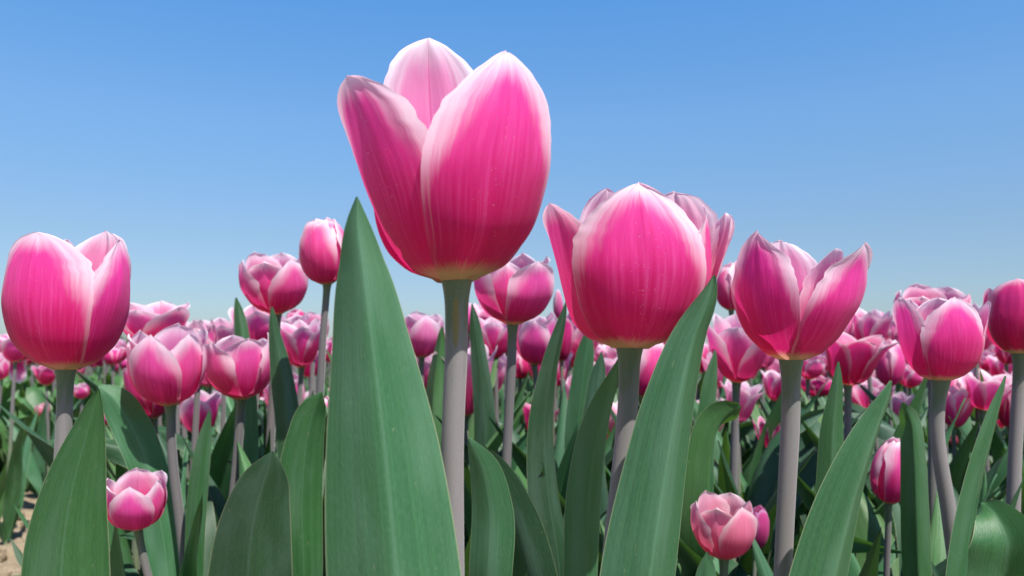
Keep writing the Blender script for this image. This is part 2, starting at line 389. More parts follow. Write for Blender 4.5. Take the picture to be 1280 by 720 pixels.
def petal_grid(az, R, H, prof='cup', wid=.86, length=1.0, rs=1.0, lean=0.0, curl=1.05, crease=0.0, tip=0.0, ruffle=.35, pinch=0.0, skew=0.0, pointed=False, fold=0.0, seed=0, nt=34, ns=25, br=None):
    r = np.random.RandomState(seed + 5)
    P = np.array(PROF[prof]); tt = np.linspace(0, 1, nt) ** 0.92
    cl = np.stack([np.interp(tt, P[:, 0], P[:, 1]), np.interp(tt, P[:, 0], P[:, 2])], 1)
    fine = spline(P[:, 1:], 200); ft = spline(P[:, :1], 200)[:, 0]
    cl = np.stack([np.interp(tt, ft, fine[:, 0]), np.interp(tt, ft, fine[:, 1])], 1)
    rr = cl[:, 0] * R * (1 + (rs - 1) * smooth(0, .25, tt)); zz = cl[:, 1] * H * length
    if br is not None:
        rr = rr + (br - .11 * R) * smooth(.16, 0, tt)
    a = math.radians(lean) * smooth(0.0, 0.55, tt)
    r0 = rr[0]
    rr, zz = r0 + (rr - r0) * np.cos(a) + zz * np.sin(a), zz * np.cos(a) - (rr - r0) * np.sin(a)
    k = tip * smooth(.68, 1.0, tt) ** 1.5
    rr = rr + k * R; zz = zz - abs(k) * .25 * R
    Wp = np.array(WID_T if pointed else WID); w = spline(Wp, 160)
    hw = np.interp(tt, w[:, 0], w[:, 1]) * R * wid
    hw = np.maximum(hw, 0)
    s = np.linspace(-1, 1, ns)
    S, T = np.meshgrid(s, tt)
    HW = hw[:, None] * (1 + ruffle * .06 * np.sin(T * 23 + r.rand() * 6) * smooth(.35, .8, T) + ruffle * .04 * np.sin(T * 41 + S * 2 + r.rand() * 6) * smooth(.4, .8, T))
    HW = HW * (1 + .012 * np.sin(T * 83 + np.sign(S) * 2 + r.rand() * 6) * smooth(.4, .7, T) + .010 * np.sin(T * 57 + np.sign(S) + r.rand() * 6) * smooth(.4, .7, T))
    Rc = np.maximum(rr, .30 * R)[:, None] * curl
    Rc = np.minimum(Rc, 1.25 * R * curl)
    A = np.clip(S * HW / Rc, -1.45, 1.45)
    lat = Rc * np.sin(A) + skew * R * smooth(.3, 1, T)
    inw = Rc * (1 - np.cos(A))
    # margins roll outwards a little near the top
    inw = inw - (.00 + .07 * r.rand()) * R * np.abs(S) ** 4 * smooth(.55, .95, T) * np.minimum(HW / (R * .5), 1)
    inw = inw + ruffle * .045 * R * np.sin(T * 17 + S * 3.0 + r.rand() * 6) * S ** 2 * smooth(.3, .8, T)
    # midline groove (seen on the inside as a keel)
    inw = inw - crease * R * np.exp(-(S / .10) ** 2) * smooth(.25, .7, T) * smooth(1.02, .9, T)
    inw = inw + .02 * R * np.sin(T * 9 + r.rand() * 6) * np.cos(S * 3 + r.rand() * 6)
    inw = inw + .007 * R * np.sin(S * 11 + r.rand() * 6 + .8 * np.sin(T * 7)) * smooth(.2, .6, T) * smooth(1.0, .86, T) + .004 * R * np.sin(S * 23 + r.rand() * 6) * smooth(.3, .7, T) * smooth(1.0, .86, T)
    if fold: inw = inw + fold * np.abs(S) * HW * smooth(.3, .9, T)
    if pinch: lat = lat * (1 - pinch * smooth(.72, 1, T))
    ca, sa = math.cos(math.radians(az)), math.sin(math.radians(az))
    rad = rr[:, None] - inw
    # outward (sa, -ca), lateral to its right as seen from outside (ca, sa)
    Xp = rad * sa + lat * ca; Yp = -rad * ca + lat * sa
    Zp = np.broadcast_to(zz[:, None], Xp.shape) + .02 * H * ruffle * np.sin(S * 2.5 + r.rand() * 6) * smooth(.5, 1, T)
    G = np.stack([Xp, Yp, Zp], -1)
    uv = np.stack([S * .5 + .5, T], -1)
    d = np.minimum((1 - np.abs(S)) * hw[:, None] / (R * wid) * 1.0, (1 - T) * 2.9)
    ed = np.stack([d, np.full_like(d, r.rand())], -1)
    return G, uv, ed

def petal_mesh(mat, **kw):
    G, uv, ed = petal_grid(**kw)
    return grid_mesh('petal', G, mat, [('uv', uv), ('edge', ed)])

def tube_grid(pts, rad, sides=14, n=30, raw=False):
    C = pts if raw else spline(pts, n); Rr = rad if raw else np.interp(np.linspace(0, 1, n), np.linspace(0, 1, len(rad)), rad)
    Tn = np.gradient(C, axis=0); Tn /= np.linalg.norm(Tn, axis=1)[:, None]
    ref = np.array((0, 1.0, 0)); Bv = np.cross(Tn, ref); Bv /= np.linalg.norm(Bv, axis=1)[:, None]; Nv = np.cross(Bv, Tn)
    ang = np.linspace(0, 2 * np.pi, sides + 1)
    # u=.5 faces -Y (towards the path walker)
    G = C[:, None] + Rr[:, None, None] * (np.sin(ang)[None, :, None] * Bv[:, None] * -1 + np.cos(ang)[None, :, None] * Nv[:, None])
    d = np.concatenate([[0], np.cumsum(np.linalg.norm(np.diff(C, axis=0), axis=1))])
    U, D = np.meshgrid(ang / (2 * np.pi), d)
    return G, np.stack([U, D], -1)

def heart_mesh(R, H, br):
    """receptacle, pistil and six anthers in the middle of a bloom"""
    V, Q, M = [], [], []
    def add(G, mi):
        b = sum(len(x) for x in V); n, m = G.shape[:2]; idx = np.arange(n * m).reshape(n, m) + b
        q = np.stack([idx[:-1, :-1], idx[:-1, 1:], idx[1:, 1:], idx[1:, :-1]], -1).reshape(-1, 4)
        V.append(G.reshape(-1, 3)); Q.append(q); M.append(np.full(len(q), mi))
    add(tube_grid([(0, 0, -.004 * H / .07), (0, .0001, .03 * H), (0, 0, .06 * H)], [br * .8, br * 1.1, br * .3], 10, 6)[0], 0)
    add(tube_grid([(0, 0, .04 * H), (0, .0001, .2 * H), (0, 0, .26 * H)], [.07 * R, .08 * R, .09 * R], 8, 8)[0], 0)
    for k in range(6):
        a = k * math.pi / 3 + .3; x, y = math.cos(a), math.sin(a)
        add(tube_grid([(.1 * R * x, .1 * R * y, .04 * H), (.26 * R * x, .26 * R * y, .16 * H), (.3 * R * x, .3 * R * y, .22 * H), (.32 * R * x, .32 * R * y, .34 * H)], [.02 * R, .03 * R, .06 * R, .03 * R], 6, 8)[0], 1)
    return raw_mesh('flower', np.vstack(V), np.vstack(Q), [PISTIL, ANTHER], midx=np.concatenate(M))

# ---- leaves
def leaf_grid(spine, hw, yaw, fold=.25, wave=.0, twist=0.0, nt=64, ns=17, seed=0, cupv=0.0, bend=0.0):
    """spine (k,3) from the tip to the base, hw half widths at those points, yaw: heading the outer face looks (0 = -Y, + = +X)"""
    r = np.random.RandomState(seed + 77)
    CW = spline_even(np.hstack([np.asarray(spine, float), np.array(hw, float)[:, None]]), nt, 1.35); C = CW[:, :3]; q = np.linspace(0, 1, nt)
    Wd = np.maximum(CW[:, 3], 0)
    Tn = np.gradient(C, axis=0); Tn /= np.linalg.norm(Tn, axis=1)[:, None]
    yw = np.radians(yaw + twist * (1 - q))
    Fc = np.stack([np.sin(yw), -np.cos(yw), 0 * yw], -1)
    N = Fc - (Fc * Tn).sum(1)[:, None] * Tn; N /= np.linalg.norm(N, axis=1)[:, None]
    B = np.cross(N, Tn)     # points to the right as seen by one who faces the leaf's outer side (tangent runs down)
    B = B * np.where(B[:, :1] * np.cos(yw)[:, None] + B[:, 1:2] * np.sin(yw)[:, None] < 0, -1, 1)
    s = np.linspace(-1, 1, ns); S, Qm = np.meshgrid(s, q)
    f = fold * smooth(0, .12, Qm)
    aS = np.abs(S)
    lat = S * Wd[:, None] * np.cos(f)
    # keel near the midrib, gentle curve outside it
    dep = -(np.sqrt(S * S + .012) - .11) * Wd[:, None] * np.sin(f) - cupv * Wd[:, None] * S * S
    d = np.concatenate([[0], np.cumsum(np.linalg.norm(np.diff(C, axis=0), axis=1))])
    D = np.broadcast_to(d[:, None], S.shape)
    L = d[-1]
    dep = dep + wave * np.sin(D / L * (14 + 5 * r.rand()) + np.sign(S) * 1.3 + r.rand() * 6) * S * S * Wd.max() * smooth(0, .2, Qm)
    dep = dep + .03 * Wd.max() * np.sin(S * 2.2 + D / L * 9 + r.rand() * 6)
    G = C[:, None] + lat[..., None] * B[:, None] + dep[..., None] * N[:, None]
    return G, np.stack([S * .5 + .5, D], -1)

def leaf_mesh(mat, *a, **k):
    G, uv = leaf_grid(*a, **k)
    return grid_mesh('leaf', G, mat, [('uv', uv)])

def lib_leaf(seed, mat, nt=26, ns=9):
    r = random.Random(seed)
    L = r.uniform(.27, .40); lean = r.uniform(.16, .55); out = r.uniform(.02, .09)
    pts = [];
    for k in range(6):
        q = k / 5
        pts.append((0.004 + out * q + lean * L * q ** 2.2 * .75, r.uniform(-.008, .008) * q, .01 + L * (q - .18 * lean * q ** 3)))
    if r.random() < .3: pts[5] = (pts[5][0] + .03, pts[5][1], pts[5][2] - .04)
    pts = [pts[i] for i in (5, 4, 3, 2, 1, 0)]
    w = r.uniform(.020, .037)
    return leaf_mesh(mat, pts, [0, w * .5, w * .86, w, w * .8, w * .3], 90, fold=r.uniform(.2, .6) * (-1), wave=r.uniform(.05, .22), twist=r.uniform(-50, 50), seed=seed, nt=nt, ns=ns, cupv=-r.uniform(.05, .3))
LEAVES = [lib_leaf(100 + i, (LEAF, LEAF_D, LEAF, LEAF_Y, LEAF_D)[i % 5]) for i in range(16)]

# ---- unit blooms (1 wide, H high), used by every tulip that is not one of the front ones
BH = 1.12
def unit_bloom(kind, seed):
    r = random.Random(seed); R, H = .47, BH; P = []
    par = dict(cup=('cup', .92, 2, 1.0), closed=('closed', .98, -2, 1.0), open=('straight', .90, 3, 1.0), flare=('flare', .80, -2, 1.0), bud=('closed', 1.0, -5, 1.0), thin=('straight', .42, 4, 1.0))[kind]
    for k in range(6):
        outer = k % 2 == 0
        P.append(dict(az=k * 60 + r.uniform(-9, 9), R=R, H=H, prof=par[0], wid=par[1] * r.uniform(.92, 1.06), length=r.uniform(.92, 1.02) * (1 if outer else .98),
                      rs=1.02 if outer else .90, lean=par[2] + r.uniform(-3, 5) * (1 if outer else .5), crease=r.uniform(.0, .07), tip=r.uniform(-.08, .18),
                      ruffle=r.uniform(.3, .9), seed=seed * 10 + k, nt=20, ns=15, skew=r.uniform(-.06, .06), pointed=r.random() < .3))
    return [petal_mesh(MIDP, **p) for p in P], heart_mesh(R * .7, H * .6, .07)
BLOOMS = {}
for i, kd in enumerate(('cup', 'cup', 'closed', 'closed', 'open', 'open', 'flare', 'bud', 'thin')):
    BLOOMS.setdefault(kd, []).append(unit_bloom(kd, 31 + i))

GROUP = 'pink tulips blooming in the near bed'
def new_tulip(label, x, y, group=GROUP, cat='tulip', name='tulip'):
    e = bpy.data.objects.new(name, None); COL.objects.link(e); e.location = (x, y, 0); e.empty_display_size = .03
    return tag(e, label, cat, group)

def add_stem(root, world_pts, r_top, r_bot, mat=STEM, sides=14, n=34, flare=1.35):
    b = np.array(root.location)
    C = spline_even(np.array(world_pts) - b, n, 2.0)
    d = np.concatenate([[0], np.cumsum(np.linalg.norm(np.diff(C, axis=0), axis=1))])
    ph = rnd.uniform(0, 6)
    rad = (r_top + (r_bot - r_top) * d / d[-1]) * (1 + (flare - 1) * np.exp(-(d / (r_top * 1.3)) ** 1.5) + .025 * np.sin(d * 55 + ph))
    C[:, 0] += .10 * r_top * np.sin(d * 38 + ph) * smooth(0, .03, d)
    G, uv = tube_grid(C, rad, sides, n, raw=True)
    return link('stem', grid_mesh('stem', G, mat, [('uv', uv)]), root)

def add_lib_leaves(root, n, seed, sc=(.8, 1.1), avoid=None):
    r = random.Random(seed); a0 = r.uniform(0, 6.28)
    for k in range(n):
        a = a0 + k * 2 * math.pi / n + r.uniform(-.5, .5)
        o = link('leaf', r.choice(LEAVES), root, (0, 0, 0), (0, 0, a)); s = r.uniform(*sc); o.scale = (s, s, s)

def stem_track(base_px, depth, stem_px):
    """from the flower base down through the pixels of stem_px, then on down to the soil"""
    pts = [at(*base_px, depth)] + [at(px, py, depth) for px, py in stem_px]
    if len(pts) == 1: pts.append(pts[0] + (rnd.uniform(-.012, .012), rnd.uniform(-.01, .01), -.5 * pts[0][2]))
    lo = pts[-1]; pv = pts[-2]
    sl_ = (lo - pv) / max(1e-6, pv[2] - lo[2])
    z = lo[2]
    if z > .03:
        pts.append(np.array((lo[0] + sl_[0] * z * .45, lo[1] + sl_[1] * z * .3, z * .45)))
        pts.append(np.array((lo[0] + sl_[0] * z * .7, lo[1] + sl_[1] * z * .4, -.004)))
    return pts

def hero_leaf(root, tip_to_low, attach, yaw, fold=.3, mat=LEAF, **kw):
    """tip_to_low: (px, py, depth, half width px) rows; attach: height where it clasps the stem"""
    b = np.array(root.location)
    sp = [at(px, py, d) - b for px, py, d, w in tip_to_low]
    cy = abs(math.cos(math.radians(yaw))); cy = max(cy, .35)
    hw = [w * d / F_PX / cy / math.cos(fold) ** .5 for px, py, d, w in tip_to_low]
    lo = sp[-1]
    sp.append(np.array((lo[0] * .6, lo[1] * .6, attach + (lo[2] - attach) * .45))); hw.append(hw[-1] * .8)
    sp.append(np.array((0, 0, attach))); hw.append(hw[-1] * .45)
    return link('leaf', leaf_mesh(mat, sp, hw, yaw, fold, **kw), root)

HAND = []
def tulip(label, base, top, w, depth, kind='cup', var=0, rz=0, stem=(), mat='pink', leaves=3, lean=None, group=GROUP, cat='tulip', hsc=1.0):
    """a whole tulip whose flower foot shows at base, its middle top at top, w pixels wide"""
    if lean is None: lean = 6 + (base[0] * 7 + base[1] * 3) % 11
    HAND.append((base, top, depth, w))
    pts = stem_track(base, depth, stem)
    root = new_tulip(label, pts[-1][0], pts[-1][1], group, cat)
    wm = w * depth / F_PX
    add_stem(root, pts, wm * .058 + .0004, wm * .07 + .0006, sides=10, n=22)
    h = math.hypot(base[0] - top[0], base[1] - top[1]) * depth / F_PX / BH * hsc
    P, heart = BLOOMS[kind][var % len(BLOOMS[kind])]
    ax = math.atan2(top[0] - base[0], base[1] - top[1])
    fl = link('flower', heart, root, pts[0] - np.array(root.location))
    fl.rotation_euler = (Matrix.Rotation(ax, 3, 'Y') @ Matrix.Rotation(math.radians(lean), 3, 'X') @ Matrix.Rotation(math.radians(rz), 3, 'Z')).to_euler()
    fl.scale = (wm, wm, h)
    for me in P:
        p = link('petal', me, fl)
        if mat != 'pink':
            p.material_slots[0].link = 'OBJECT'; p.material_slots[0].material = PM[mat]
    add_lib_leaves(root, leaves, hash((base[0], base[1])) % 9999, (.6, .9))
    return root

def front_tulip(label, base, depth, R, H, petals, stem, r_stem, tilt=0.0, lean=0.0, smat=STEM_FRONT, mats='pink'):
    pts = stem_track(base, depth, stem)
    root = new_tulip(label, pts[-1][0], pts[-1][1])
    add_stem(root, pts, r_stem * .92, r_stem * .98, smat, 28, 60)
    fl = link('flower', heart_mesh(R * .7, H * .55, r_stem), root, pts[0] - np.array(root.location))
    fl.rotation_euler = (math.radians(lean), math.radians(tilt), 0)
    for i, p in enumerate(petals):
        p = dict(p); m = PM[p.pop('mat', mats)]
        link('petal', petal_mesh(m, R=R, H=H, br=r_stem * 1.15, seed=int(base[0]) + i * 3, nt=56, ns=41, **p), fl)
    return root

# ------------------------------------------------------------------ the front tulips
px_m = lambda px, d: px * d / F_PX
main = front_tulip('tallest and largest pink tulip, cut out against the sky', (571, 348), .25, px_m(117, .25), px_m(264, .25), [
    dict(az=30, prof='cup', wid=.80, length=.98, rs=1.03, lean=1, skew=.22, ruffle=.25, tip=.03, curl=1.0, pointed=True),
    dict(az=-52, prof='straight', wid=.82, length=.95, rs=.96, lean=2, tip=-.02, ruffle=.25, skew=-.26, curl=.95),
    dict(az=198, prof='straight', wid=.72, length=1.32, rs=.88, lean=-1, crease=.035, ruffle=.3, tip=-.05),
    dict(az=118, prof='cup', wid=.80, length=.98, rs=.92, lean=-3, ruffle=.3),
    dict(az=-128, prof='cup', wid=.66, length=.80, rs=.90, lean=-4, ruffle=.3),
    dict(az=78, prof='cup', wid=.8, length=.92, rs=.93, lean=-4, ruffle=.3),
], [(570, 430), (567, 540), (567, 660)], px_m(15.5, .25), tilt=-3, smat=STEM_MAIN)
hero_leaf(main, [(446, 246, .222, 1), (447, 275, .222, 12), (455, 340, .221, 38), (466, 430, .22, 58), (481, 560, .218, 84), (497, 725, .216, 101), (510, 860, .216, 104)], .15, 12, .75, seed=3, wave=.035)

second = front_tulip('large pink tulip right of the tallest one, broad front petal', (787, 433), .29, px_m(104, .29), px_m(196, .29), [
    dict(az=2, prof='cup', wid=.86, length=.96, rs=1.0, lean=-1, ruffle=.3, skew=-.06, curl=1.05, pointed=True),
    dict(az=-74, prof='straight', wid=.70, length=.90, rs=.93, lean=1, tip=.02, ruffle=.3),
    dict(az=146, prof='straight', wid=.86, length=1.22, rs=.98, lean=9, crease=.05, ruffle=.4),
    dict(az=76, prof='cup', wid=.62, length=.92, rs=.86, lean=5, tip=0, ruffle=.5),
    dict(az=104, prof='straight', wid=.62, length=.98, rs=.95, lean=9, ruffle=.3),
    dict(az=-160, prof='cup', wid=.42, length=1.07, rs=.9, lean=-3, ruffle=.3),
], [(785, 490), (779, 560), (771, 640)], px_m(13.5, .29), tilt=1)
hero_leaf(second, [(893, 344, .262, 1), (888, 366, .262, 9), (868, 420, .262, 25), (848, 500, .261, 38), (830, 600, .26, 47), (812, 725, .258, 56), (800, 850, .258, 58)], .14, 14, .65, seed=4, wave=.045)
hero_leaf(second, [(773, 448, .33, 1), (766, 475, .33, 9), (750, 530, .33, 19), (738, 610, .33, 24), (733, 725, .33, 24)], .12, 30, .5, seed=5, wave=.03)

left = front_tulip('large pink tulip at the left edge with rounded closed cup', (82, 460), .36, px_m(70, .36), px_m(174, .36), [
    dict(az=-10, prof='cup', wid=1.06, length=.93, rs=1.02, lean=-1, ruffle=.25, curl=1.05),
    dict(az=90, prof='cup', wid=.78, length=.94, rs=.97, lean=1, ruffle=.3, skew=.05, pointed=True),
    dict(az=172, prof='straight', wid=.84, length=1.05, rs=.92, lean=0, ruffle=.3, crease=.04),
    dict(az=-85, prof='cup', wid=.8, length=.86, rs=.94, lean=-1, ruffle=.3),
    dict(az=-145, prof='cup', wid=.5, length=.96, rs=.92, lean=-1, ruffle=.3, pointed=True),
    dict(az=105, prof='cup', wid=.7, length=.84, rs=.88, lean=-3, ruffle=.3),
], [(81, 520), (76, 620)], px_m(10.4, .36), tilt=0)
hero_leaf(left, [(123, 486, .31, 1), (117, 510, .31, 10), (103, 560, .31, 26), (88, 620, .31, 40), (78, 690, .31, 51), (76, 760, .31, 54), (78, 860, .31, 50)], .13, 16, .5, seed=6, wave=.05)

splay = front_tulip('wide open pink tulip with petals spread outward on a mauve stem', (989, 448), .33, px_m(66, .33), px_m(150, .33), [
    dict(az=40, prof='cup', wid=.94, length=1.0, rs=1.0, lean=9, tip=.14, ruffle=.45, skew=.18, curl=1.1, pointed=True),
    dict(az=-52, prof='cup', wid=.76, length=1.04, rs=1.02, lean=4, pinch=.1, ruffle=.6, pointed=True, tip=.08),
    dict(az=172, prof='straight', wid=.84, length=1.10, rs=.9, lean=5, crease=.045, ruffle=.4),
    dict(az=98, prof='straight', wid=.74, length=.92, rs=.92, lean=-3, ruffle=.5),
    dict(az=-140, prof='cup', wid=.5, length=1.0, rs=.9, lean=0, ruffle=.5),
    dict(az=-95, prof='straight', wid=.7, length=.82, rs=.92, lean=2, ruffle=.4),
], [(988, 500), (983, 610), (979, 720)], px_m(12.2, .33), tilt=2)
hero_leaf(splay, [(1114, 476, .30, 1), (1107, 500, .30, 10), (1090, 550, .30, 25), (1068, 620, .30, 37), (1043, 725, .30, 46), (1020, 840, .30, 48)], .13, 20, .6, seed=7, wave=.05)
hero_leaf(splay, [(1048, 452, .42, 1), (1047, 480, .42, 7), (1042, 530, .42, 14), (1040, 600, .42, 18), (1036, 700, .42, 20)], .12, -5, .45, seed=8, wave=.03)

fifth = front_tulip('pink tulip right of the wide open one, overlapping a flower behind it', (1176, 474), .46, px_m(49, .46), px_m(102, .46), [
    dict(az=0, prof='cup', wid=.90, length=.98, rs=1.02, lean=-1, ruffle=.3, pointed=True),
    dict(az=-82, prof='straight', wid=.66, length=1.0, rs=1.0, lean=0, ruffle=.2),
    dict(az=80, prof='straight', wid=.66, length=.98, rs=1.0, lean=4, ruffle=.2),
    dict(az=150, prof='cup', wid=.8, length=1.02, rs=.9, lean=0, ruffle=.4),
    dict(az=-150, prof='cup', wid=.7, length=1.0, rs=.9, lean=0, ruffle=.4),
    dict(az=100, prof='cup', wid=.7, length=.9, rs=.88, lean=0, ruffle=.4),
], [(1172, 520), (1186, 640)], px_m(9.5, .46), tilt=0)
hero_leaf(fifth, [(1257, 470, .42, 1), (1251, 495, .42, 7), (1237, 550, .42, 16), (1220, 620, .42, 20), (1206, 725, .42, 24)], .13, 30, .35, seed=9, wave=.03)
hero_leaf(fifth, [(1128, 503, .5, 1), (1138, 525, .5, 12), (1143, 570, .5, 17), (1146, 640, .5, 20), (1150, 730, .5, 20)], .13, -20, .9, LEAF, seed=10, wave=.1)

edge = front_tulip('pink tulip cropped by the right edge of the picture', (1276, 441), .5, px_m(43, .5), px_m(90, .5), [
    dict(az=-32, prof='cup', wid=.92, length=1.0, rs=1.0, lean=0, ruffle=.3),
    dict(az=60, prof='cup', wid=.85, length=.9, rs=1.0, lean=3, ruffle=.4),
    dict(az=150, prof='cup', wid=.8, length=.95, rs=.9, lean=0, ruffle=.4),
    dict(az=-100, prof='cup', wid=.8, length=.9, rs=.92, lean=0, ruffle=.4),
    dict(az=15, prof='cup', wid=.7, length=.85, rs=.9, lean=0, ruffle=.4),
], [(1271, 540), (1266, 660)], px_m(8.5, .5), tilt=0, mats='deep')
hero_leaf(edge, [(1228, 628, .44, 2), (1242, 640, .43, 16), (1258, 672, .42, 34), (1256, 725, .42, 44), (1262, 800, .42, 40)], .14, -30, -.5, LEAF, seed=11, wave=.15)

# ------------------------------------------------------------------ the tulips behind them
T = tulip
a = T('pink tulip standing above the row, left of the central big leaf, facing open', (346, 391), (346, 314), 77, .75, 'cup', 0, 58, [(340, 520)])
hero_leaf(a, [(340, 384, .66, 1), (343, 410, .66, 6), (352, 460, .66, 13), (362, 530, .66, 16), (368, 600, .66, 18)], .12, 25, .6, LEAF_D, seed=12)
hero_leaf(a, [(295, 372, .8, 1), (298, 390, .8, 6), (303, 430, .8, 10), (306, 500, .8, 14)], .12, 10, .4, seed=13)
b = T('pink tulip on a bare stem just left of the central big leaf tip', (409, 354), (404, 272), 64, .62, 'closed', 0, -14, [(403, 440), (398, 530)])
hero_leaf(b, [(402, 490, .55, 1), (395, 505, .55, 12), (384, 550, .55, 22), (378, 620, .55, 26), (380, 720, .55, 24)], .1, 30, .4, seed=14)
c = T('pink tulip half hidden behind the tallest tulip, over a thin stem', (641, 404), (643, 317), 92, .62, 'cup', 1, 42, [(638, 470), (633, 590)])
hero_leaf(c, [(708, 376, .5, 1), (702, 410, .5, 7), (690, 460, .5, 11), (682, 520, .5, 17), (684, 600, .5, 21), (700, 720, .5, 20)], .1, 35, .5, LEAF_D, seed=15, wave=.06)
hero_leaf(c, [(586, 548, .42, 2), (600, 575, .42, 16), (612, 630, .42, 26), (610, 725, .42, 28)], .1, -20, .3, seed=16)
hero_leaf(c, [(590, 550, .46, 2), (612, 580, .46, 15), (640, 640, .46, 26), (664, 725, .46, 30)], .1, -30, .3, LEAF_D, seed=17)
hero_leaf(c, [(672, 585, .5, 2), (675, 605, .5, 5), (682, 650, .5, 8), (694, 720, .5, 10)], .1, 10, .5, LEAF_Y, seed=18)
d = T('pink tulip with rounded front petal, front of the left cluster', (213, 505), (212, 405), 88, .62, 'cup', 0, 4, [(215, 560), (226, 660)])
hero_leaf(d, [(262, 514, .6, 1), (256, 545, .6, 8), (248, 600, .6, 12), (242, 690, .6, 12)], .1, 10, .4, seed=19)
hero_leaf(d, [(124, 482, .62, 2), (140, 495, .62, 14), (163, 530, .62, 20), (184, 580, .62, 20), (200, 650, .62, 20)], .12, 30, .4, LEAF, seed=20, wave=.1)
e = T('pink tulip beside the left cluster with a leaf tip behind it', (302, 498), (303, 417), 79, .70, 'cup', 1, -26, [(297, 560), (291, 630)])
hero_leaf(e, [(341, 564, .5, 1), (338, 576, .5, 12), (332, 596, .5, 27), (323, 625, .5, 38), (314, 670, .5, 49), (308, 740, .5, 56)], .1, 5, .35, LEAF_D, seed=21, wave=.12)
T('pink tulip rising behind the rounded flower of the left cluster', (192, 430), (192, 376), 76, .78, 'open', 1, 62)
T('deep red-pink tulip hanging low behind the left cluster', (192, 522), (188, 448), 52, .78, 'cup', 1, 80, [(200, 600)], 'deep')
T('pink tulip squeezed between the left cluster and its right neighbour', (248, 466), (246, 396), 50, .82, 'cup', 0, 140)
T('small pink tulip low beside the largest left leaf, near bare soil', (172, 660), (172, 590), 70, .52, 'cup', 0, 22, [(178, 690), (187, 725)], 'pink', 2)
T('pale pink tulip in the row right of the left cluster', (281, 440), (280, 397), 40, 1.05, 'open', 1, 20, mat='pale')
T('pale tulip behind the left cluster showing a single ragged top', (222, 450), (226, 393), 42, 1.0, 'open', 0, 70, mat='pale')
T('pink tulip peeking below the high flower left of the central leaf', (324, 434), (322, 380), 50, .95, 'open', 1, 20)
T('pink tulip with folded petals close left of the central leaf', (377, 458), (378, 396), 48, .9, 'open', 0, 75)
T('pink tulip behind the folded one, left of the central leaf', (368, 430), (368, 392), 40, 1.15, 'cup', 1, 10, mat='pale')
T('small pink tulip touching the bare stem left of the central leaf', (393, 432), (394, 390), 36, 1.25, 'cup', 0, 30)
f = T('pale pink tulip between the central leaf and the thick stem', (527, 446), (529, 388), 54, .95, 'cup', 0, 25, mat='pale')
hero_leaf(f, [(553, 408, .8, 1), (550, 430, .8, 8), (544, 470, .8, 16), (540, 540, .8, 20)], .12, -25, .6, LEAF_Y, seed=22)
h = T('pink tulip right behind the thick central stem', (582, 518), (578, 424), 62, .84, 'open', 1, 80, mat='pale')
hero_leaf(h, [(590, 380, .8, 1), (593, 400, .8, 6), (598, 440, .8, 10), (606, 520, .8, 14)], .12, 5, .4, LEAF_D, seed=23)
T('small pale tulip low between thick central stem and thin stem', (614, 492), (614, 434), 36, 1.1, 'open', 0, 15, mat='pale')
T('narrow pink tulip under the half hidden tulip', (620, 447), (617, 393), 40, 1.0, 'open', 1, 60)
T('rounded pink tulip right under the half hidden tulip', (668, 455), (672, 390), 52, .92, 'cup', 1, 0, [(672, 510)])
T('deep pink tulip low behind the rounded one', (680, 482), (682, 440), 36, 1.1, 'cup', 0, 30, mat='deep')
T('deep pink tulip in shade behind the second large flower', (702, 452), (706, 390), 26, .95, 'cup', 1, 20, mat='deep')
T('thin pale tulip bud above the red tulip', (698, 398), (697, 361), 14, 1.1, 'bud', 0, 20, mat='pale')
i = T('pink tulip showing between the second stem and its big leaf', (806, 496), (818, 424), 46, .85, 'closed', 0, 10)
hero_leaf(i, [(735, 410, .8, 1), (734, 430, .8, 9), (728, 480, .8, 14), (722, 560, .8, 16)], .12, 10, .4, seed=24)
hero_leaf(i, [(752, 440, .75, 1), (750, 460, .75, 8), (746, 500, .75, 14), (742, 570, .75, 16)], .12, 10, .4, LEAF_D, seed=25)
T('pink tulip tucked behind the left side of the wide open one', (914, 387), (911, 328), 40, .8, 'closed', 1, 40)
j = T('pink tulip below the wide open one, beside the big right leaf', (921, 476), (922, 390), 68, .74, 'open', 1, 45, [(918, 560)])
hero_leaf(j, [(894, 438, .66, 1), (892, 460, .66, 7), (887, 510, .66, 13), (882, 600, .66, 16)], .1, 20, .4, seed=26)
hero_leaf(j, [(925, 506, .55, 2), (915, 513, .55, 12), (900, 530, .55, 20), (890, 565, .55, 24), (886, 620, .55, 24)], .1, 40, .7, LEAF_Y, seed=27, wave=.12)
T('small pale tulip in shade, spreading two petals', (921, 527), (926, 474), 40, .95, 'flare', 0, 40, mat='pale')
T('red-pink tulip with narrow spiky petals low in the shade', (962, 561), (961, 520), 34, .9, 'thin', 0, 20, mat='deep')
T('pink tulip deep behind, left of the mauve stem', (968, 500), (970, 460), 30, 1.3, 'open', 0, 10)
T('small purple tulip bud right of the mauve stem', (1011, 546), (1010, 511), 17, 1.1, 'bud', 0, 10, mat='purple')
T('pink tulip hidden under the wide open flower', (1010, 473), (1012, 440), 34, 1.2, 'cup', 1, 15)
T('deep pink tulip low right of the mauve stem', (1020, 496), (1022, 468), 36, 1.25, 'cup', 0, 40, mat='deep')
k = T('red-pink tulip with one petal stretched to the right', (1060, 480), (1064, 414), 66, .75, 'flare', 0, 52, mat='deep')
T('pink tulip in the row above the stretched petal', (1084, 440), (1086, 381), 40, 1.05, 'open', 0, 25)
T('tall pink tulip standing behind the stretched petal flower', (1112, 482), (1110, 424), 36, 1.0, 'closed', 1, 35)
T('pale pink tulip with a leaf beside it, in the right row', (1107, 430), (1106, 393), 32, 1.2, 'cup', 0, 60, mat='pale')
T('broad pink tulip rising behind the right middle flower', (1165, 420), (1165, 358), 84, .68, 'cup', 0, 10)
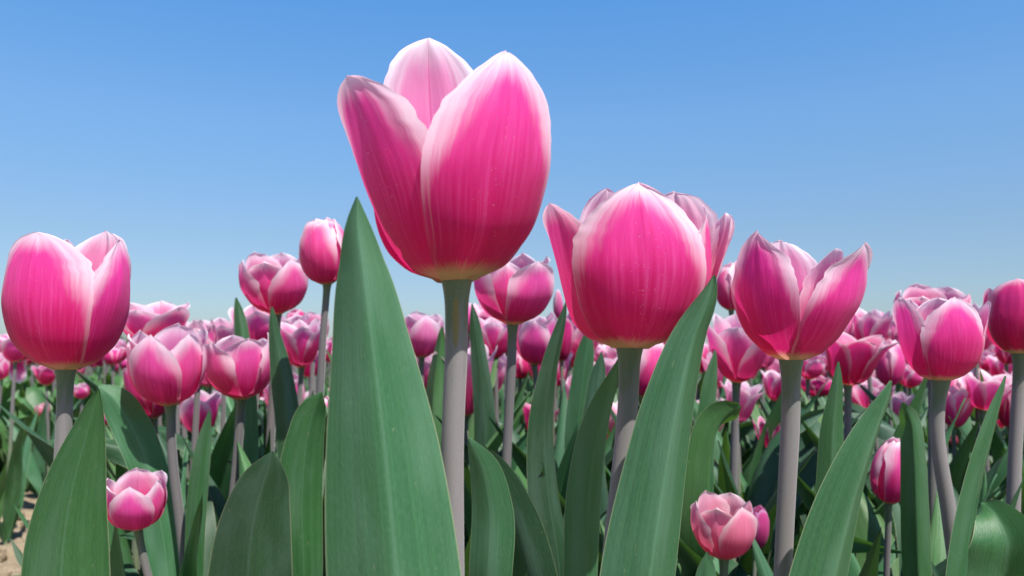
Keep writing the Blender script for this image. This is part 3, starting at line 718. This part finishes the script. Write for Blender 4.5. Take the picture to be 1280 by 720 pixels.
T('pink tulip at the right shoulder of the right middle flower', (1220, 440), (1221, 380), 36, 1.0, 'cup', 1, 50)
T('small pale tulip low under the right middle flower', (1124, 536), (1122, 487), 28, 1.2, 'open', 1, 20, mat='pale')
T('small pink tulip partly under the right middle flower', (1137, 484), (1137, 455), 28, 1.3, 'cup', 0, 10)
T('pink tulip slanting right behind the right stem', (1192, 534), (1196, 478), 38, 1.0, 'open', 0, 42)
T('wide pink tulip behind the pointed right leaf', (1228, 511), (1232, 463), 50, .98, 'flare', 0, 46)
T('small pink tulip above the pointed right leaf', (1227, 464), (1228, 438), 26, 1.5, 'cup', 1, 12)
T('pink tulip between the pointed leaf and the cropped flower', (1249, 471), (1250, 443), 27, 1.45, 'open', 0, 33)
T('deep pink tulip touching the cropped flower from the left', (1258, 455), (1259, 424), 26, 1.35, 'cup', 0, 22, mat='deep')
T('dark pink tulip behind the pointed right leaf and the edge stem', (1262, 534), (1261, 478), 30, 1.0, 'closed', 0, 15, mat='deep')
k2 = T('single closed pink tulip low beside the dark slanting leaf', (1111, 628), (1117, 546), 52, .6, 'closed', 0, 12, [(1108, 720)])
k3 = T('pale salmon tulip at the bottom right of the big right leaf', (905, 697), (905, 618), 74, .5, 'cup', 0, 30, mat='salmon')
hero_leaf(k3, [(884, 690, .44, 1), (884, 705, .44, 9), (884, 740, .44, 17)], .12, 5, .4, seed=28)
T('small purple-pink tulip tucked behind the pale salmon one', (944, 686), (945, 630), 30, .62, 'closed', 1, 30, mat='purple')
T('tiny salmon tulip bud low behind the right stem', (1192, 556), (1191, 532), 17, 1.2, 'bud', 0, 20, mat='salmon')
# in the bed beyond the bare soil, large enough to tell apart
GL = 'tulips in the bed beyond the bare soil'
droop = T('pink tulip with one petal hanging, far bed at the left edge', (19, 452), (17, 417), 30, 1.9, 'open', 0, 22, group=GL)
fl_ = [c_ for c_ in droop.children if c_.name.startswith('flower')][0]
hp = link('petal', BLOOMS['open'][0][0][0], fl_, (.05, -.1, .02), (math.radians(168), 0, math.radians(10)), (.8, .8, .8))
T('pink tulip cropped by the left edge in the far bed', (2, 474), (2, 444), 20, 2.0, 'cup', 0, 10, group=GL)
T('dark-fronted pink tulip just left of the left thick stem', (58, 481), (58, 455), 23, 2.3, 'open', 1, 40, mat='deep', group=GL)
T('lone cup-shaped pink tulip just right of the left thick stem', (103, 498), (102, 478), 19, 2.5, 'cup', 1, 32, group=GL)
T('low salmon tulip left of the left thick stem above broad leaves', (54, 521), (54, 504), 16, 2.5, 'cup', 0, 22, mat='salmon', group=GL)
T('small purple tulip low behind the tip of the left big leaf', (133, 530), (133, 514), 20, 2.3, 'cup', 0, 12, mat='purple', group=GL)

# further blooms of the near bed, packed close behind the ones above
MG = 'pink tulips crowded behind the front ones in the near bed'
HAND0 = list(HAND)
r = random.Random(21); spots = []; n = 0; tries = 0
while n < 72 and tries < 6000:
    tries += 1
    dpt = r.uniform(1.0, 1.65); px = r.uniform(170, 1330); py = r.uniform(385, 440) if r.random() < .6 else r.uniform(440, 500)
    if any(abs(px - a_) * dpt < 24 and abs(dpt - c_) < .18 for a_, b_, c_ in spots): continue
    if py < 400 and (430 < px < 560 or px > 1240): continue
    if any(abs(px - t_[0]) < .5 * w2 + 14 and b_[1] > py - 10 and t_[1] < py + 60 and d_ > dpt - .1 for b_, t_, d_, w2 in HAND0): continue
    spots.append((px, py, dpt)); n += 1
    w_ = r.uniform(.046, .058) * F_PX / dpt; h_ = w_ * r.uniform(1.05, 1.2)
    tulip('pink tulip crowded among others behind the front row of the near bed', (px, py + h_), (px + r.uniform(-3, 3), py), w_, dpt,
          r.choice(('cup', 'cup', 'open', 'open', 'closed', 'flare')), r.randrange(2), r.uniform(0, 360), (), r.choice(('pink', 'pink', 'pale', 'pale', 'deep')), 3, group=MG)

# broad dark leaved plants low between the front stems
for k_, (px, dpt) in enumerate(((165, .66), (205, .6), (250, .7), (330, .62), (385, .56), (600, .5), (630, .6), (665, .54), (700, .66), (735, .5), (900, .62), (935, .56), (965, .64), (1015, .6), (1060, .52), (1140, .56), (1165, .66), (1215, .58), (1250, .5), (1290, .62))):
    p_ = at(px, 600, dpt)
    e_ = new_tulip('leafy green tulip plant without a bloom in the near bed', p_[0], p_[1], 'leafy tulip plants without a bloom in the near bed', 'tulip plant', 'tulip_plant')
    add_lib_leaves(e_, 5, 3000 + k_, (.82, 1.02))

# leafy plants that fill the near bed
LG = 'leafy tulip plants without a bloom in the near bed'
r = random.Random(5); n = 0
while n < 200:
    dpt = r.uniform(.8, 1.85); px = r.uniform(170, 1400)
    x = (px - 640) / F_PX * dpt
    if px < 215 and dpt > .9: continue
    if px < 190: continue
    e_ = new_tulip('leafy green tulip plant without a bloom in the near bed', x, dpt, LG, 'tulip plant', 'tulip_plant'); n += 1
    add_lib_leaves(e_, 4, n + 500, (.9, 1.16))

# broad leaved plants along the edge of the bed beyond the soil
BROAD = []
for i in range(4):
    rr_ = random.Random(900 + i); L = rr_.uniform(.30, .36); w = rr_.uniform(.036, .050); ln = rr_.uniform(.10, .20)
    BROAD.append(leaf_mesh(LEAF_Y, [(ln * 1.15, 0, L * .9), (ln * .95, .004, L * .93), (ln * .62, 0, L * .78), (ln * .3, 0, L * .5), (.02, 0, L * .2), (.004, 0, .005)],
                 [0, w * .62, w, w * .95, w * .6, w * .3], 90, fold=-.3, wave=.12, seed=910 + i, nt=26, ns=9, cupv=-.25))
for i in range(46):
    px = r.uniform(-80, 175); dpt = r.uniform(2.62, 3.7)
    e_ = new_tulip('broad leaved tulip plant without a bloom at the edge of the bed beyond the soil', (px - 640) / F_PX * dpt, dpt, 'broad leaved tulip plants beyond the soil', 'tulip plant', 'tulip_plant')
    a0 = r.uniform(0, 6.28)
    for k in range(5):
        o = link('leaf', r.choice(BROAD), e_, (0, 0, 0), (0, 0, a0 + k * 1.26 + r.uniform(-.4, .4))); q_ = r.uniform(.75, 1.1); o.scale = (q_, q_, q_)

# ------------------------------------------------------------------ far tulips: one mesh each
def low_tulip(seed, mat, nt=8, ns=5):
    r = np.random.RandomState(seed); V, Q, M, U, E = [], [], [], [], []; b = 0
    def add(G, mi, uv, ed=None):
        nonlocal b
        n, m = G.shape[:2]; idx = np.arange(n * m).reshape(n, m) + b; b += n * m
        q = np.stack([idx[:-1, :-1], idx[:-1, 1:], idx[1:, 1:], idx[1:, :-1]], -1).reshape(-1, 4)
        V.append(G.reshape(-1, 3)); Q.append(q); M.append(np.full(len(q), mi)); U.append(uv.reshape(-1, 2)); E.append((ed if ed is not None else uv).reshape(-1, 2))
    h = .40 + .07 * r.rand(); R = .028 + .004 * r.rand(); H = .060 + .008 * r.rand(); dx, dy = r.uniform(-.03, .03, 2)
    pr = ('cup', 'straight', 'flare', 'closed', 'cup')[seed % 5]
    for k in range(6):
        G, uv, ed = petal_grid(k * 60 + r.uniform(-9, 9), R, H, pr, wid=.9 if pr != 'flare' else .75, rs=1.02 if k % 2 == 0 else .9, lean=r.uniform(-2, 7), ruffle=.6, seed=seed * 10 + k, nt=nt, ns=ns)
        add(G + (dx, dy, h), 0, uv, ed)
    G, uv = tube_grid([(dx, dy, h), (dx * .6, dy * .6, h * .5), (0, 0, -.004)], [.0036, .0036, .0042], 6, 6); add(G, 1, uv)
    for k in range(4):
        a = k * 1.57 + r.uniform(-.5, .5); L = r.uniform(.24, .36); ln = r.uniform(.2, .6); ca, sa = math.cos(a), math.sin(a)
        P = [(ln * L * q ** 1.6 * ca, ln * L * q ** 1.6 * sa, L * (q - .2 * ln * q ** 3)) for q in (1, .75, .5, .25, 0)]
        w = r.uniform(.018, .03)
        G, uv = leaf_grid(np.array(P), [0, w * .7, w, w * .85, w * .3], math.degrees(math.atan2(ca, -sa)) + 0, fold=-.4, nt=9, ns=5, seed=seed + k, cupv=-.2)
        add(G, 2, uv)
    return np.vstack(V), np.vstack(Q), np.concatenate(M), np.vstack(U), np.vstack(E), mat
LOWS = [low_tulip(i, (MIDP, PINK, PALE, MIDP, PALE, MIDP, PINK, PALE)[i % 8]) for i in range(12)]
LOWM = [raw_mesh('small_tulip', v, q, [mt, STEM, (LEAF, LEAF_Y)[len(u) % 2 if False else (0 if mt is not MIDP else 1)]], [('uv', u), ('edge', e)], m) for v, q, m, u, e, mt in LOWS]
r = random.Random(9); n = 0; placed = []
BED2 = (2.85, 4.3)
def free(x, y, dmin):
    return all((x - a) ** 2 + (y - b) ** 2 > dmin * dmin for a, b in placed)
tries = 0
while n < 150 and tries < 20000:
    tries += 1
    y = r.uniform(*BED2); px = r.uniform(-60, 330) if n < 105 else r.uniform(330, 1340)
    x = (px - 640) / F_PX * y
    if not free(x, y, .085): continue
    placed.append((x, y)); n += 1
    o = link('tulip', r.choice(LOWM), None, (x, y, 0), (0, 0, r.uniform(0, 6.28)))
    s = r.uniform(.82, 1.14); o.scale = (r.uniform(.9, 1.1), r.uniform(.9, 1.1), s)
    if px < 330: tag(o, 'small pink tulip in the bed beyond the bare soil path', 'tulip', 'small tulips of the bed beyond the soil')
    else: tag(o, 'small pink tulip glimpsed far behind the near bed', 'tulip', 'small tulips glimpsed behind the near bed')

k_ = 0
while k_ < 74:
    y = r.uniform(1.65, 2.75); px = r.uniform(350, 1330); x = (px - 640) / F_PX * y
    if not free(x, y, .07): continue
    placed.append((x, y)); k_ += 1
    o = link('tulip', r.choice(LOWM), None, (x, y, 0), (0, 0, r.uniform(0, 6.28)))
    o.scale = (r.uniform(.95, 1.15), r.uniform(.95, 1.15), r.uniform(.86, 1.08))
    tag(o, 'small pink tulip glimpsed far behind the near bed', 'tulip', 'small tulips glimpsed behind the near bed')

# the rest of the field, bed after bed to the hedge
LF = [low_tulip(40 + i, None, 5, 3) for i in range(6)]
VV, QQ, MM, UU, EE = [], [], [], [], []; b0 = 0
def put(x, y, k, s, a):
    global b0
    v, q, m, u, e, _ = LF[k % 6]
    ca, sa = math.cos(a), math.sin(a)
    w = np.stack([v[:, 0] * ca - v[:, 1] * sa + x, v[:, 0] * sa + v[:, 1] * ca + y, v[:, 2] * s], -1)
    VV.append(w); QQ.append(q + b0); MM.append(np.where(m == 0, (k // 6) % 3, m + 2)); UU.append(u); EE.append(e); b0 += len(v)
bed = 4.7
while bed < 46:
    dep_ = 1.3; area_w = 1.5 * bed; dens = 42 if bed < 9 else (24 if bed < 18 else 9)
    cnt = int(area_w * dep_ * dens)
    for _ in range(cnt):
        y = bed + r.random() * dep_; x = r.uniform(-.82, .72) * y
        put(x, y, r.randrange(18), r.uniform(.84, 1.12), r.uniform(0, 6.28))
    bed += dep_ + .45
fo = link('tulip_field', raw_mesh('tulip_field', np.vstack(VV), np.vstack(QQ), [MIDP, PALE, MIDP, STEM, LEAF], [('uv', np.vstack(UU)), ('edge', np.vstack(EE))], np.concatenate(MM)))
tag(fo, 'rows of far pink tulips running to the horizon', 'tulip field', kind='stuff')

# far hedge on the left horizon
def treeline():
    V, Q = [], []; b = 0
    rs = np.random.RandomState(3)
    for i in range(46):
        x = -150 + i * 2.6 + rs.uniform(-1, 1); y = 130 + rs.uniform(-6, 6); h = rs.uniform(2.4, 4.4); w = rs.uniform(1.6, 3)
        for k in range(240):
            p = rs.randn(3); p /= np.linalg.norm(p); p *= rs.rand() ** .4
            c = np.array((x, y, h * .52)) + p * (w, w, h * .5)
            a, bb = rs.randn(3), rs.randn(3); a /= np.linalg.norm(a); bb -= a * a.dot(bb); bb /= np.linalg.norm(bb); s = rs.uniform(.12, .34)
            V += [c - a * s, c + bb * s * .6, c + a * s, c - bb * s * .6]; Q.append((b, b + 1, b + 2, b + 3)); b += 4
    return raw_mesh('treeline', np.array(V), np.array(Q), TREE)
tl = link('treeline', treeline()); tag(tl, 'low dark green hedge far off on the left horizon', 'hedge', kind='stuff')
